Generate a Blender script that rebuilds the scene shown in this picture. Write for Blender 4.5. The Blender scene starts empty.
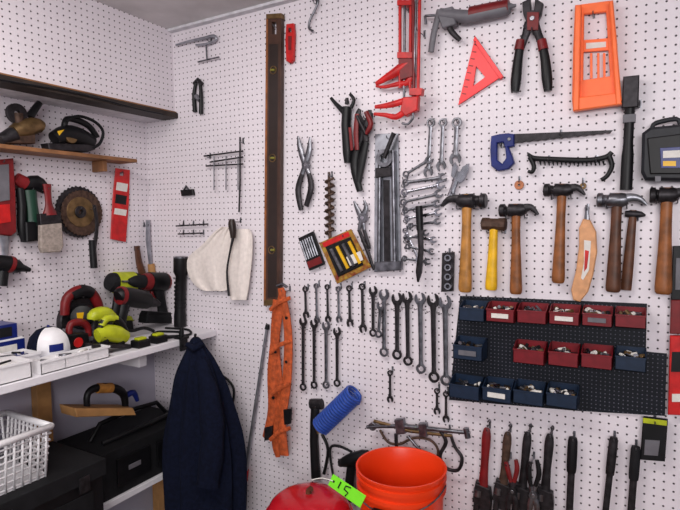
import bpy, math, random
from mathutils import Vector, Matrix
from mathutils.geometry import tessellate_polygon
import bmesh
random.seed(7)
F=535.0; CX,CY=340.0,255.0
CAM=Vector((1.96,-1.85,1.5))
YAW,PITCH,ROLL=math.radians(29.9),math.radians(3.66),math.radians(0.7)
f0=Vector((-math.sin(YAW),math.cos(YAW),0)); R0=Vector((math.cos(YAW),math.sin(YAW),0))
FW=f0*math.cos(PITCH)-Vector((0,0,1))*math.sin(PITCH)
U0=R0.cross(FW)
RT=R0*math.cos(ROLL)-U0*math.sin(ROLL)
UP=U0*math.cos(ROLL)+R0*math.sin(ROLL)
def ray(px,py): return FW+RT*((px-CX)/F)+UP*((CY-py)/F)

class Plane:
    def __init__(s,k,c): s.k=k; s.c=c; s.n=Vector((0,-1,0)) if k=='Y' else Vector((1,0,0))
    def _t(s,px,py,off):
        d=ray(px,py)
        t=((s.c-off)-CAM.y)/d.y if s.k=='Y' else ((s.c+off)-CAM.x)/d.x
        return t,CAM+d*t
    def to2(s,px,py,off=0):
        t,p=s._t(px,py,off); return (p.x,p.z) if s.k=='Y' else (p.y,p.z)
    def p3(s,a,b,off):
        return Vector((a,s.c-off,b)) if s.k=='Y' else Vector((s.c+off,a,b))
    def mpp(s,px,py,off=0): return s._t(px,py,off)[0]/F
W=Plane('Y',0.0); L=Plane('X',-0.2)

# ---------------------------------------------------------------- materials
def lin(c):
    c/=255.0
    return c/12.92 if c<=0.04045 else ((c+0.055)/1.055)**2.4
def mat(name,rgb,rough=0.5,metal=0.0,var=0.12,scale=30,spec=0.4,bump=0.0,rgb2=None):
    m=bpy.data.materials.new(name); m.use_nodes=True
    nt=m.node_tree; bs=nt.nodes['Principled BSDF']
    col=[lin(c) for c in rgb]
    tc=nt.nodes.new('ShaderNodeTexCoord'); no=nt.nodes.new('ShaderNodeTexNoise')
    no.inputs['Scale'].default_value=scale; no.inputs['Detail'].default_value=4
    nt.links.new(tc.outputs['Object'],no.inputs['Vector'])
    rp=nt.nodes.new('ShaderNodeValToRGB')
    rp.color_ramp.elements[0].position=0.35; rp.color_ramp.elements[1].position=0.65
    c2=[lin(c) for c in rgb2] if rgb2 else [min(1,c*(1+var)) for c in col]
    rp.color_ramp.elements[0].color=(*[c*(1-var) for c in col],1)
    rp.color_ramp.elements[1].color=(*c2,1)
    nt.links.new(no.outputs['Fac'],rp.inputs['Fac'])
    nt.links.new(rp.outputs['Color'],bs.inputs['Base Color'])
    bs.inputs['Roughness'].default_value=rough; bs.inputs['Metallic'].default_value=metal
    bs.inputs['Specular IOR Level'].default_value=spec
    if bump:
        b=nt.nodes.new('ShaderNodeBump'); b.inputs['Strength'].default_value=bump; b.inputs['Distance'].default_value=0.004
        nt.links.new(no.outputs['Fac'],b.inputs['Height']); nt.links.new(b.outputs['Normal'],bs.inputs['Normal'])
    return m
def pegmat(name,axis,base,hole,rad=0.12,pitch=0.0254,rough=0.35,spec=.4):
    m=bpy.data.materials.new(name); m.use_nodes=True
    nt=m.node_tree; bs=nt.nodes['Principled BSDF']; N=nt.nodes.new; K=nt.links.new
    tc=N('ShaderNodeTexCoord'); sp=N('ShaderNodeSeparateXYZ'); K(tc.outputs['Object'],sp.inputs[0])
    def cell(o):
        a=N('ShaderNodeMath'); a.operation='DIVIDE'; K(o,a.inputs[0]); a.inputs[1].default_value=pitch
        b=N('ShaderNodeMath'); b.operation='FRACT'; K(a.outputs[0],b.inputs[0])
        c=N('ShaderNodeMath'); c.operation='SUBTRACT'; K(b.outputs[0],c.inputs[0]); c.inputs[1].default_value=0.5
        d=N('ShaderNodeMath'); d.operation='MULTIPLY'; K(c.outputs[0],d.inputs[0]); K(c.outputs[0],d.inputs[1])
        return d.outputs[0]
    a=cell(sp.outputs[axis]); b=cell(sp.outputs['Z'])
    s=N('ShaderNodeMath'); s.operation='ADD'; K(a,s.inputs[0]); K(b,s.inputs[1])
    q=N('ShaderNodeMath'); q.operation='SQRT'; K(s.outputs[0],q.inputs[0])
    mr=N('ShaderNodeMapRange'); mr.inputs['From Min'].default_value=rad-0.02; mr.inputs['From Max'].default_value=rad+0.02
    K(q.outputs[0],mr.inputs['Value'])
    no=N('ShaderNodeTexNoise'); no.inputs['Scale'].default_value=2.5; no.inputs['Detail'].default_value=5
    K(tc.outputs['Object'],no.inputs['Vector'])
    rp=N('ShaderNodeValToRGB'); col=[lin(c) for c in base]
    rp.color_ramp.elements[0].position=0.3; rp.color_ramp.elements[1].position=0.7
    rp.color_ramp.elements[0].color=(*[c*0.9 for c in col],1); rp.color_ramp.elements[1].color=(*col,1)
    K(no.outputs['Fac'],rp.inputs['Fac'])
    mx=N('ShaderNodeMix'); mx.data_type='RGBA'
    mx.inputs[6].default_value=(*[lin(c) for c in hole],1); K(rp.outputs['Color'],mx.inputs[7]); K(mr.outputs[0],mx.inputs[0])
    K(mx.outputs[2],bs.inputs['Base Color']); bs.inputs['Roughness'].default_value=rough; bs.inputs['Specular IOR Level'].default_value=spec
    bp=N('ShaderNodeBump'); bp.inputs['Strength'].default_value=0.5; bp.inputs['Distance'].default_value=0.002
    K(mr.outputs[0],bp.inputs['Height']); K(bp.outputs['Normal'],bs.inputs['Normal'])
    return m
M=dict(
 pegX=pegmat('pegboard_back','X',(228,220,226),(58,50,54)),
 pegY=pegmat('pegboard_left','Y',(226,218,224),(58,50,54)),
 pegB=pegmat('pegboard_black','X',(15,19,28),(92,92,104),0.14,0.0127,.5,.25),
 plain=mat('painted_wall',(180,176,190),.6,scale=4,var=.06),
 ceil=mat('ceiling_paint',(206,202,202),.8,scale=5,var=.12),
 floor=mat('concrete',(110,106,102),.8,scale=8,var=.2,bump=.3),
 dtrim=mat('dark_trim',(44,35,30),.6,scale=20,var=.3),
 ltrim=mat('light_trim',(205,203,208),.5),
 shelf=mat('shelf_paint',(220,217,222),.4,scale=6,var=.06),
 plank=mat('plank_wood',(132,90,58),.6,scale=14,var=.25),
 wood=mat('hammer_wood',(132,78,38),.45,scale=25,var=.35),
 woody=mat('yellow_wood',(172,118,54),.45,scale=25,var=.3),
 woodd=mat('dark_wood',(82,48,30),.45,scale=25,var=.35),
 level=mat('level_wood',(66,42,32),.4,scale=16,var=.25),
 levdark=mat('level_dark',(38,26,22),.4),
 pine=mat('pine',(184,136,84),.6,scale=12,var=.2),
 peach=mat('peach_card',(206,150,106),.5,scale=40,var=.15),
 steel=mat('worn_steel',(112,112,118),.34,.9,scale=40,var=.4),
 chrome=mat('chrome',(168,168,176),.2,1,scale=50,var=.15),
 alu=mat('aluminium',(158,160,168),.35,.8,scale=30,var=.2),
 dsteel=mat('dark_steel',(46,43,46),.45,.6,scale=50,var=.4),
 rust=mat('rusty_steel',(76,56,46),.6,.4,scale=60,var=.4),
 brass=mat('brass_worn',(112,88,58),.45,.6,scale=40,var=.3),
 black=mat('black_plastic',(13,13,16),.45,var=.25,spec=.3),
 case=mat('case_plastic',(34,35,40),.5,var=.2,spec=.3),
 blackm=mat('black_rubber',(20,20,23),.7,var=.25,spec=.25),
 grey=mat('grey_plastic',(100,98,104),.5),
 red=mat('red_paint',(186,26,26),.38,var=.2),
 dred=mat('dark_red',(110,18,22),.45,var=.2),
 bred=mat('bin_red',(112,18,28),.4,var=.15),
 bblue=mat('bin_blue',(20,36,58),.4,var=.15),
 fluor=mat('fluoro_red',(242,40,46),.35,var=.05),
 orange=mat('orange_plastic',(252,116,60),.4,var=.06),
 bucket=mat('bucket_orange',(232,60,18),.35,var=.05,scale=6),
 strap=mat('orange_strap',(176,78,36),.75,scale=60,var=.3,bump=.3),
 blue=mat('blue_plastic',(20,34,104),.35,var=.15),
 coil=mat('blue_hose',(46,76,158),.3,var=.12),
 yellow=mat('yellow_paint',(222,172,24),.4,var=.15),
 lime=mat('lime_plastic',(170,178,30),.4,var=.15),
 ltag=mat('lime_tag',(128,236,44),.5,var=.03),
 white=mat('white_plastic',(228,226,228),.35,var=.04),
 paper=mat('label_paper',(214,210,204),.6,var=.06,scale=80),
 towel=mat('towel_cloth',(226,216,210),.9,scale=60,var=.06,bump=.4),
 navy=mat('navy_cloth',(11,16,34),.95,scale=70,var=.25,bump=.4,spec=.15),
 amber=mat('amber_card',(186,148,50),.3,scale=45,var=.25,rgb2=(110,34,20)),
 copper=mat('copper',(170,110,80),.4,.7),
 applered=mat('glazed_red',(178,22,34),.18,scale=9,var=.1),
 applegr=mat('glazed_green',(176,178,60),.3,scale=20,var=.1),
 bristle=mat('bristle',(150,138,130),.8,scale=90,var=.2),
 green=mat('green_plastic',(24,58,44),.4),
 clear=mat('vial_yellow',(120,116,48),.2),
)
# ---------------------------------------------------------------- builder
def cr(pts,sub):
    if sub<=1 or len(pts)<3: return pts
    out=[];n=len(pts);d=len(pts[0])
    for i in range(n-1):
        p0=pts[max(i-1,0)];p1=pts[i];p2=pts[i+1];p3=pts[min(i+2,n-1)]
        for k in range(sub):
            t=k/sub
            out.append(tuple(0.5*((2*p1[j])+(-p0[j]+p2[j])*t+(2*p0[j]-5*p1[j]+4*p2[j]-p3[j])*t*t+(-p0[j]+3*p1[j]-3*p2[j]+p3[j])*t**3) for j in range(d)))
    out.append(tuple(pts[-1])); return out
class B:
    def __init__(s,name,pl=W,off=0.02):
        s.name=name; s.pl=pl; s.off=off; s.v=[];s.f=[];s.fm=[];s.fs=[];s.m=[]
    def mi(s,m):
        m=M[m]
        if m not in s.m: s.m.append(m)
        return s.m.index(m)
    def add(s,vs,fs,m,smooth=True):
        k=len(s.v); s.v+= [Vector(v) for v in vs]; i=s.mi(m)
        for f in fs: s.f.append([a+k for a in f]); s.fm.append(i); s.fs.append(smooth)
    def poly2(s,loops,off,th,m,ch=0.0008):
        LL=[]
        for i,l in enumerate(loops):
            l=[tuple(p[:2]) for p in l]
            A=sum(l[j][0]*l[(j+1)%len(l)][1]-l[(j+1)%len(l)][0]*l[j][1] for j in range(len(l)))
            if (A<0)==(i==0): l=l[::-1]
            LL.append(l)
        vs=[];fs=[];base=[]
        for l in LL:
            n=len(l);ins=[]
            for j in range(n):
                a=Vector(l[j-1]);b=Vector(l[j]);c=Vector(l[(j+1)%n])
                e1=(b-a);e2=(c-b)
                if e1.length<1e-9 or e2.length<1e-9: ins.append(tuple(b)); continue
                e1.normalize();e2.normalize()
                n1=Vector((-e1.y,e1.x));n2=Vector((-e2.y,e2.x))
                d=(n1+n2)/max(0.5,1+n1.dot(n2)); ins.append(tuple(b+d*ch))
            k=len(vs)
            for p in l: vs.append(s.pl.p3(p[0],p[1],off))
            for p in l: vs.append(s.pl.p3(p[0],p[1],off+th-ch))
            for p in ins: vs.append(s.pl.p3(p[0],p[1],off+th))
            for j in range(n):
                jj=(j+1)%n
                fs.append([k+j,k+jj,k+n+jj,k+n+j]); fs.append([k+n+j,k+n+jj,k+2*n+jj,k+2*n+j])
            base.append((k,n))
        tri=tessellate_polygon([[Vector((p[0],p[1],0)) for p in l] for l in LL])
        flat=[];flatb=[]
        for k,n in base:
            flat+=[k+2*n+j for j in range(n)]; flatb+=[k+j for j in range(n)]
        for t in tri:
            fs.append([flat[q] for q in t]); fs.append([flatb[q] for q in t][::-1])
        s.add(vs,fs,m,False)
    def P(s,pts,off): return [s.pl.to2(x,y,off) for x,y in pts]
    def poly(s,pts,m,off=None,th=0.006,holes=(),ch=0.0008):
        off=s.off if off is None else off
        s.poly2([s.P(pts,off+th)]+[s.P(h,off+th) for h in holes],off,th,m,ch)
    def circ(s,c,R,n=28,a0=0,a1=360):
        return [(c[0]+R*math.cos(math.radians(a0+(a1-a0)*i/n)),c[1]+R*math.sin(math.radians(a0+(a1-a0)*i/n))) for i in range(n+(0 if a1-a0==360 else 1))]
    def disc(s,x,y,r,m,off=None,th=0.006,hole=0,n=28):
        off=s.off if off is None else off
        k=s.pl.mpp(x,y,off+th); c=s.pl.to2(x,y,off+th)
        ls=[s.circ(c,r*k,n)]
        if hole: ls.append(s.circ(c,hole*k,n))
        s.poly2(ls,off,th,m)
    def sweep(s,pts,rad,m,n=10,flat=1.0,N=None,cap=True):
        pts=[Vector(p) for p in pts]; q=len(pts)
        if N is None: N=s.pl.n
        T=[]
        for i in range(q):
            a=pts[max(i-1,0)];b=pts[min(i+1,q-1)]; t=(b-a)
            T.append(t.normalized() if t.length>1e-9 else Vector((0,0,1)))
        n0=N-T[0]*N.dot(T[0])
        if n0.length<1e-3: n0=Vector((0,0,1))-T[0]*T[0].z
        if n0.length<1e-3: n0=Vector((1,0,0))-T[0]*T[0].x
        n0.normalize(); vs=[];fs=[]
        for i in range(q):
            n0=n0-T[i]*n0.dot(T[i]); n0.normalize(); sd=T[i].cross(n0)
            for k in range(n):
                a=2*math.pi*(k+.5)/n
                vs.append(pts[i]+sd*math.cos(a)*rad[i]+n0*math.sin(a)*rad[i]*flat)
        for i in range(q-1):
            for k in range(n):
                kk=(k+1)%n; fs.append([i*n+k,i*n+kk,(i+1)*n+kk,(i+1)*n+k])
        if cap: fs.append(list(range(n))[::-1]); fs.append([(q-1)*n+k for k in range(n)])
        s.add(vs,fs,m,n>4)
    def rod(s,pts,m,off=None,flat=1.0,n=10,sub=1):
        off=s.off if off is None else off
        pp=[(p[0],p[1],p[2],(p[3] if len(p)>3 else off)) for p in pts]; pp=cr(pp,sub)
        P3=[];R=[]
        for x,y,r,o in pp:
            a,b=s.pl.to2(x,y,o); P3.append(s.pl.p3(a,b,o)); R.append(max(r,.15)*s.pl.mpp(x,y,o))
        s.sweep(P3,R,m,n,flat)
    def frame(s,x1,y1,x2,y2,off=None):
        off=s.off if off is None else off
        o=Vector(s.pl.to2(x1,y1,off)); e=Vector(s.pl.to2(x2,y2,off)); k=s.pl.mpp((x1+x2)/2,(y1+y2)/2,off)
        d=(e-o); Ln=d.length/k; d.normalize(); w=Vector((-d.y,d.x))
        return (o,d,w,k,Ln)
    def lp(s,T,u,v): 
        p=T[0]+T[1]*(u*T[3])+T[2]*(v*T[3]); return (p.x,p.y)
    def lrod(s,T,pts,m,off=None,flat=1.0,n=10,sub=1):
        off=s.off if off is None else off
        pp=cr([(p[0],p[1],p[2],(p[3] if len(p)>3 else off)) for p in pts],sub)
        P3=[];R=[]
        for u,v,r,o in pp:
            a,b=s.lp(T,u,v); P3.append(s.pl.p3(a,b,o)); R.append(max(r,.12)*T[3])
        s.sweep(P3,R,m,n,flat)
    def lpoly(s,T,pts,m,off=None,th=0.006,holes=(),ch=.0008):
        off=s.off if off is None else off
        s.poly2([[s.lp(T,*p) for p in pts]]+[[s.lp(T,*p) for p in h] for h in holes],off,th,m,ch)
    def hook(s,x,y,l=0.03,m='steel',up=0.008):
        a,b=s.pl.to2(x,y,l); p=s.pl.p3; e=.0006
        s.sweep([p(a,b+.012,e),p(a,b+.012,.006),p(a,b,.009),p(a,b,l),p(a,b+up,l+.005)],[.0019]*5,m,6)
        s.sweep([p(a,b+.02,.0026),p(a,b-.004,.0026)],[.004,.004],m,6,flat=.4)
    def ball(s,c,r,m,n=16,sc=(1,1,1)):
        vs=[];fs=[];c=Vector(c);h=n//2
        for i in range(h+1):
            ph=math.pi*i/h
            for k in range(n):
                a=2*math.pi*k/n; vs.append(c+Vector((math.sin(ph)*math.cos(a)*r*sc[0],math.sin(ph)*math.sin(a)*r*sc[1],math.cos(ph)*r*sc[2])))
        for i in range(h):
            for k in range(n): fs.append([i*n+k,i*n+(k+1)%n,(i+1)*n+(k+1)%n,(i+1)*n+k])
        s.add(vs,fs,m)
    def box(s,lo,hi,m,rot=0,ch=0.0):
        lo=Vector(lo);hi=Vector(hi);c=(lo+hi)/2;h=(hi-lo)/2; R=Matrix.Rotation(rot,3,'Z')
        vs=[c+R@Vector((h.x*a,h.y*b,h.z*d)) for a in(-1,1) for b in(-1,1) for d in(-1,1)]
        s.add(vs,[[0,1,3,2],[4,6,7,5],[0,4,5,1],[2,3,7,6],[0,2,6,4],[1,5,7,3]],m,False)
    def lathe(s,c,prof,m,n=40,sc=(1,1)):
        vs=[];fs=[];c=Vector(c)
        for r,z in prof:
            for k in range(n):
                a=2*math.pi*k/n; vs.append(c+Vector((r*math.cos(a)*sc[0],r*math.sin(a)*sc[1],z)))
        for i in range(len(prof)-1):
            for k in range(n): fs.append([i*n+k,i*n+(k+1)%n,(i+1)*n+(k+1)%n,(i+1)*n+k])
        s.add(vs,fs,m)
    def cloth(s,rows,m,off=.03,amp=.012,folds=3,nx=24,ph=0,th=.004):
        rows=cr(rows,5); vs=[];fs=[];nr=len(rows)
        for side in (0,1):
            for i,(y,xl,xr) in enumerate(rows):
                for j in range(nx+1):
                    t=j/nx; w_=math.sin(folds*2*math.pi*t+ph+.5*math.sin(i*.12)); o=off+amp*(abs(w_)**.6*(1 if w_>0 else -1))*(.8-.3*i/nr)+amp*.25*math.sin(t*13+i*.25)
                    a,b=s.pl.to2(xl+(xr-xl)*t,y,o); vs.append(s.pl.p3(a,b,o-side*th))
        q=(nx+1)*nr
        for i in range(nr-1):
            for j in range(nx):
                a=i*(nx+1)+j; fs.append([a,a+1,a+nx+2,a+nx+1]); fs.append([q+a,q+a+nx+1,q+a+nx+2,q+a+1])
        for i in range(nr-1):
            for j in (0,nx):
                a=i*(nx+1)+j; fs.append([a,a+nx+1,q+a+nx+1,q+a])
        for j in range(nx):
            for i in (0,nr-1):
                a=i*(nx+1)+j; fs.append([a,a+1,q+a+1,q+a])
        s.add(vs,fs,m)
    def done(s,rest=None,bev=0):
        if rest is not None:
            dz=rest-min(v.z for v in s.v)
            for v in s.v: v.z+=dz
        lo=Vector([min(v[i] for v in s.v) for i in range(3)]);hi=Vector([max(v[i] for v in s.v) for i in range(3)])
        c=(lo+hi)/2
        me=bpy.data.meshes.new(s.name+'_mesh'); me.from_pydata([v-c for v in s.v],[],s.f)
        for m in s.m: me.materials.append(m)
        me.polygons.foreach_set('material_index',s.fm); me.polygons.foreach_set('use_smooth',s.fs)
        bm=bmesh.new(); bm.from_mesh(me); bmesh.ops.recalc_face_normals(bm,faces=bm.faces); 
        for e in bm.edges:
            if len(e.link_faces)==2 and e.calc_face_angle(0)>math.radians(40): e.smooth=False
        bm.to_mesh(me); bm.free()
        o=bpy.data.objects.new(s.name,me); bpy.context.collection.objects.link(o); o.location=c
        if bev:
            d=o.modifiers.new('bevel','BEVEL'); d.width=bev; d.segments=2; d.limit_method='ANGLE'; d.angle_limit=math.radians(40)
        return o
def room(name,lo,hi,m):
    me=bpy.data.meshes.new(name); lo=Vector(lo);hi=Vector(hi)
    vs=[(x,y,z) for x in(lo.x,hi.x) for y in(lo.y,hi.y) for z in(lo.z,hi.z)]
    me.from_pydata(vs,[],[[0,1,3,2],[4,6,7,5],[0,4,5,1],[2,3,7,6],[0,2,6,4],[1,5,7,3]]); me.materials.append(M[m])
    o=bpy.data.objects.new(name,me); bpy.context.collection.objects.link(o); return o
# ---------------------------------------------------------------- room
ZC=W.to2(175,30)[1]; ZT=2.005
room('wall_back',(-.3,0,0),(4.6,.1,ZC),'pegX')
room('wall_left_upper',(-.3,-4,ZT),(0,-.0005,ZC),'pegY')
room('wall_left',(-.3,-4,.965),(-.2,-.0005,ZT),'pegY')
room('wall_left_lower',(-.3,-4,0),(-.2,-.0005,.965),'plain')
room('wall_right',(4.6,-4,0),(4.7,.1,ZC),'plain')
room('ceiling',(-.3,-4,ZC),(4.7,.1,ZC+.1),'ceil')
room('floor',(-.3,-4,-.1),(4.7,.1,0),'floor')
room('trim_1',(0.0005,-4,ZT-.012),(.022,-.001,ZT+.012),'dtrim')
room('trim_2',(-.075,-4,ZT-.012),(-.0005,-.001,ZT-.0005),'dtrim')
room('trim_3',(.001,-4,ZT+.013),(.012,-.001,ZT+.02),'plank')
room('trim_4',(0.001,-.03,ZC-.012),(4.6,-.0005,ZC-.0005),'ltrim')
room('trim_5',(-.2,-4,ZT-.012),(-.076,-.001,ZT-.0005),'ltrim')
b=B('extension_cable'); b.sweep([Vector((.0265,-y*.1,ZT-.004-.006*math.sin(y*.9))) for y in range(1,26)],[.0042]*25,'black',8); b.done()

# ---------------------------------------------------------------- shelves
SZ=1.0; SX=.23
b=B('wall_shelf'); b.box((-.199,-1.9,SZ-.028),(SX,-.002,SZ),'shelf')
for y in (-.35,-1.5): b.box((-.199,y-.02,SZ-.1),(.14,y+.02,SZ-.028),'shelf')
b.done(bev=.003)
b=B('wall_shelf'); b.box((-.199,-1.9,1.778),(-.08,-.16,1.794),'plank')
for y in (-.3,-1.1): b.box((-.199,y-.01,1.73),(-.12,y+.01,1.778),'plank')
b.done(bev=.002)
b=B('storage_rack'); b.box((-.199,-1.9,.385),(.155,-.002,.41),'shelf')
for x,y in ((-.17,-.03),(.13,-.03),(-.17,-1.85),(.13,-1.85),(-.17,-.95)): b.box((x-.02,y-.02,0),(x+.02,y+.02,.385),'pine')
b.done(bev=.002)
b=B('shelf_support_post'); b.box((-.197,-.63,.4105),(-.155,-.57,.9),'pine'); b.box((-.197,-.65,.9),(-.12,-.55,.971),'pine'); b.done(bev=.002)

# ---------------------------------------------------------------- hammers
def hammer(hx,hy,bx,by,hl,wd='wood',cl=24,grip=None,fd=-1,r=5,name='claw_hammer',head='dsteel',off=.034,scale=1):
    b=B(name,W,off); T=b.frame(hx,hy,bx,by); Ln=T[4]; s=scale
    b.lrod(T,[(-6*s,0,4.2*s),(4,0,4.4*s),(Ln*.3,0,r*.78),(Ln*.55,0,r*.9),(Ln*.8,0,r*1.05),(Ln*.96,0,r*1.12),(Ln,0,r*.85)],wd,flat=.72,n=12,sub=4)
    v=lambda x:x*fd
    b.lrod(T,[(0,v(hl),5.6*s),(0,v(hl-1),6.6*s),(0,v(hl-5),6.6*s),(0,v(hl-6.5),5*s),(-.5,v(hl-10),4.4*s),(-.5,v(9),5*s),(0,v(7),6.6*s),(0,v(-5),6.4*s),(-1,v(-9),5*s)],head,n=14)
    for dz in(-.0055,.0055):
        b.lrod(T,[(-1,v(-6),4.5*s,off+dz),(-2.5,v(-12),3.8*s,off+dz),(-1,v(-cl*.75),2.8*s,off+dz*1.2),(5,v(-cl),1*s,off+dz*1.4)],head,flat=.55,n=8,sub=3)
    for sg in(-1,1):
        a,c=b.lp(T,8,9*sg); b.sweep([b.pl.p3(a,c,.0006),b.pl.p3(a,c,off+.012),b.pl.p3(a,c+.012,off+.018)],[.002]*3,'steel',6)
    b.done()
hammer(467,201,465,292,19,'woody',26,r=6,fd=1,scale=1.12)
hammer(516,210,516,294,16,'wood',21,r=5.4)
hammer(562,190,558,283,17,'wood',21,r=5.6)
hammer(617,200,613,292,18,'woodd',26,r=6.4,head='steel',scale=1.12)
hammer(667,195,663,294,15,'wood',24,r=7,scale=1.2)
b=B('club_hammer',W,.034); T=b.frame(494,224,491,290)
b.lrod(T,[(-4,0,4),(10,0,4.2),(40,0,5),(62,0,6),(T[4],0,5)],'yellow',flat=.75,sub=3,n=12)
b.lrod(T,[(0,-12,5.4),(0,-11,6.6),(0,-6,6.6),(0,-4,6),(0,4,6),(0,6,6.6),(0,11,6.6),(0,12,5.4)],'rust',n=8)
b.hook(487,233,.05);b.hook(502,233,.05); b.done()
b=B('tack_hammer',W,.012); T=b.frame(633,214,626,290)
b.lrod(T,[(-4,0,3),(10,0,3.8),(50,0,5),(T[4],0,5)],'woodd',flat=.6,sub=3)
b.lrod(T,[(0,-7,3),(0,0,4),(0,7,3),(1,11,1)],'dsteel',n=10,flat=.8)
b.hook(638,220,.02); b.done()
b=B('splitting_maul',W,.03); T=b.frame(631,84,626,190)
b.lrod(T,[(0,0,5.5),(2,0,6.5),(18,0,6.2),(22,0,4.6),(60,0,4.6),(70,0,5.6),(T[4],0,5.8)],'black',flat=.8,n=12)
b.lpoly(T,[(-7,-7),(-7,7),(24,7.5),(24,-7)],'dsteel',off=.016,th=.03,ch=.003)
b.lpoly(T,[(30,-5.6),(30,5.6),(38,5.6),(38,-5.6)],'grey',off=.02,th=.022)
b.hook(622,104,.045);b.hook(640,104,.045); b.done()
b=B('pruning_saw',W,.012)
b.poly([(583,219),(590,220),(596,232),(597,252),(593,275),(588,292),(580,302),(573,300),(571,290),(576,270),(579,245),(579,228)],'peach',th=.016,ch=.003)
b.poly([(584,240),(591,241),(589,270),(583,280),(581,278),(584,262)],'paper',off=.028,th=.001,ch=.0002)
b.poly([(585,250),(589,251),(587,268),(584,272)],'red',off=.029,th=.0008,ch=.0002)
b.rod([(587,222,3),(587,212,2),(587,207,2.4)],'steel',off=.02,flat=.4); b.hook(587,210,.03); b.done()

# ---------------------------------------------------------------- wrenches
def wrench(x1,y1,x2,y2,hw=4,m='chrome',off=.014,name='combination_wrench',hk=True):
    b=B(name,W,off); T=b.frame(x1,y1,x2,y2); Ln=T[4]; th=.007
    c=b.lp(T,hw,0); b.poly2([b.circ(c,hw*.95*T[3],20),b.circ(c,hw*.55*T[3],12)],off-th/2,th,m)
    r=hw*1.1;u=Ln-hw*.9; rot=math.radians(15)
    pts=[(r*math.cos(math.radians(a)),r*math.sin(math.radians(a))) for a in range(35,326,29)]
    pts+=[(r*.75,-.45*r),(-.1*r,-.45*r),(-.35*r,0),(-.1*r,.45*r),(r*.75,.45*r)]
    b.lpoly(T,[(u+(x*math.cos(rot)-y*math.sin(rot))*1.15,x*math.sin(rot)+y*math.cos(rot)) for x,y in pts],m,off=off-th/2,th=th)
    b.lrod(T,[(hw*1.7,0,hw*.46),(hw*2.6,0,hw*.38),(Ln-hw*2.8,0,hw*.44),(Ln-hw*1.6,0,hw*.62)],m,flat=.6,n=8)
    if hk: b.hook(x1,y1+hw,off+.012)
    else:
        for sg in (-1,1):
            q=b.lp(T,Ln-hw*2.9,hw*.85*sg); b.sweep([W.p3(q[0],q[1],.0006),W.p3(q[0],q[1],off+.012),W.p3(q[0],q[1]+.006,off+.015)],[.0014]*3,'steel',6)
    b.done()
for x,y1,y2,h,m in ((305,286,318,3.2,'dsteel'),(316,283,323,3,'steel'),(327,284,322,3,'dsteel'),(338,286,322,3,'steel'),(349,285,326,3.4,'dsteel'),(362,283,332,3.8,'dsteel')):
    wrench(x,y1,x+1,y2,h,m)
for x,y1,y2,h,m in ((303,318,391,4,'dsteel'),(314,320,389,4,'dsteel'),(326,322,389,4.2,'steel'),(337,328,387,4,'dsteel')):
    wrench(x,y2,x,y1,h,m,hk=False,off=.016); 
for x,y1,y2,h,m in ((373,287,337,4.2,'dsteel'),(384,290,357,5,'steel'),(397,294,360,5.4,'dsteel'),(408,293,366,5.2,'dsteel'),(421,294,374,5.4,'steel'),(434,295,383,6,'dsteel'),(446,297,386,6,'steel')):
    wrench(x,y2,x-1 if x>400 else x,y1,h,m,off=.016,hk=False)
wrench(378,338,381,302,4,'steel',hk=False,off=.03)
wrench(437,388,437,414,3.2,'dsteel'); wrench(446,391,446,422,3.2,'dsteel'); wrench(390,370,390,402,3,'dsteel')
for x1,y1,x2,y2,h in ((431,118,428,176,4.5),(443,118,441,170,4.5),(457,117,455,164,5.5)): wrench(x1,y1,x2,y2,h,'steel',off=.02)
k=0
for x1,y1,x2,y2,h in ((402,183,446,177,4),(401,193,444,184,4),(400,203,442,193,3.8),(402,211,440,203,3.6),(404,219,441,212,3.4),(403,176,432,158,3.6),(408,226,440,221,3),(404,236,436,240,3),(405,246,434,252,3),(402,258,430,262,3),(404,228,420,262,3),(404,240,428,232,3)):
    wrench(x1,y1,x2,y2,h,('steel','chrome','steel')[k%3],off=.012+.008*(k%3)); k+=1
b=B('adjustable_wrench',W,.018); T=b.frame(450,197,459,172)
b.lrod(T,[(0,0,3.4),(10,0,3),(20,0,3.8)],'chrome',flat=.5,sub=3); 
b.lpoly(T,[(16,-5),(20,-8),(30,-9),(37,-7),(32,-2),(27,-1.5),(26,2),(31,3),(34,7),(28,8),(20,6)],'chrome',off=.012,th=.012)
b.lrod(T,[(20,1,2.2),(26,1,2.2)],'steel'); b.hook(452,194,.03); b.done()
b=B('cold_chisel',W,.046); b.rod([(419,207,3),(420,225,3.2),(421,250,2.8),(419,272,3.4),(418,282,1)],'dsteel',n=6); b.rod([(419,206,3.6),(420,230,3.6)],'black'); b.hook(414,212,.05); b.done()
b=B('socket_rail',W,.012); b.poly([(442,253),(454,252),(453,291),(441,292)],'dsteel',th=.01)
for i in range(4): b.disc(447.5,258+i*9.5,3.6,'chrome',off=.022,th=.014,hole=1.9)
b.hook(448,254,.02); b.done()

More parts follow.
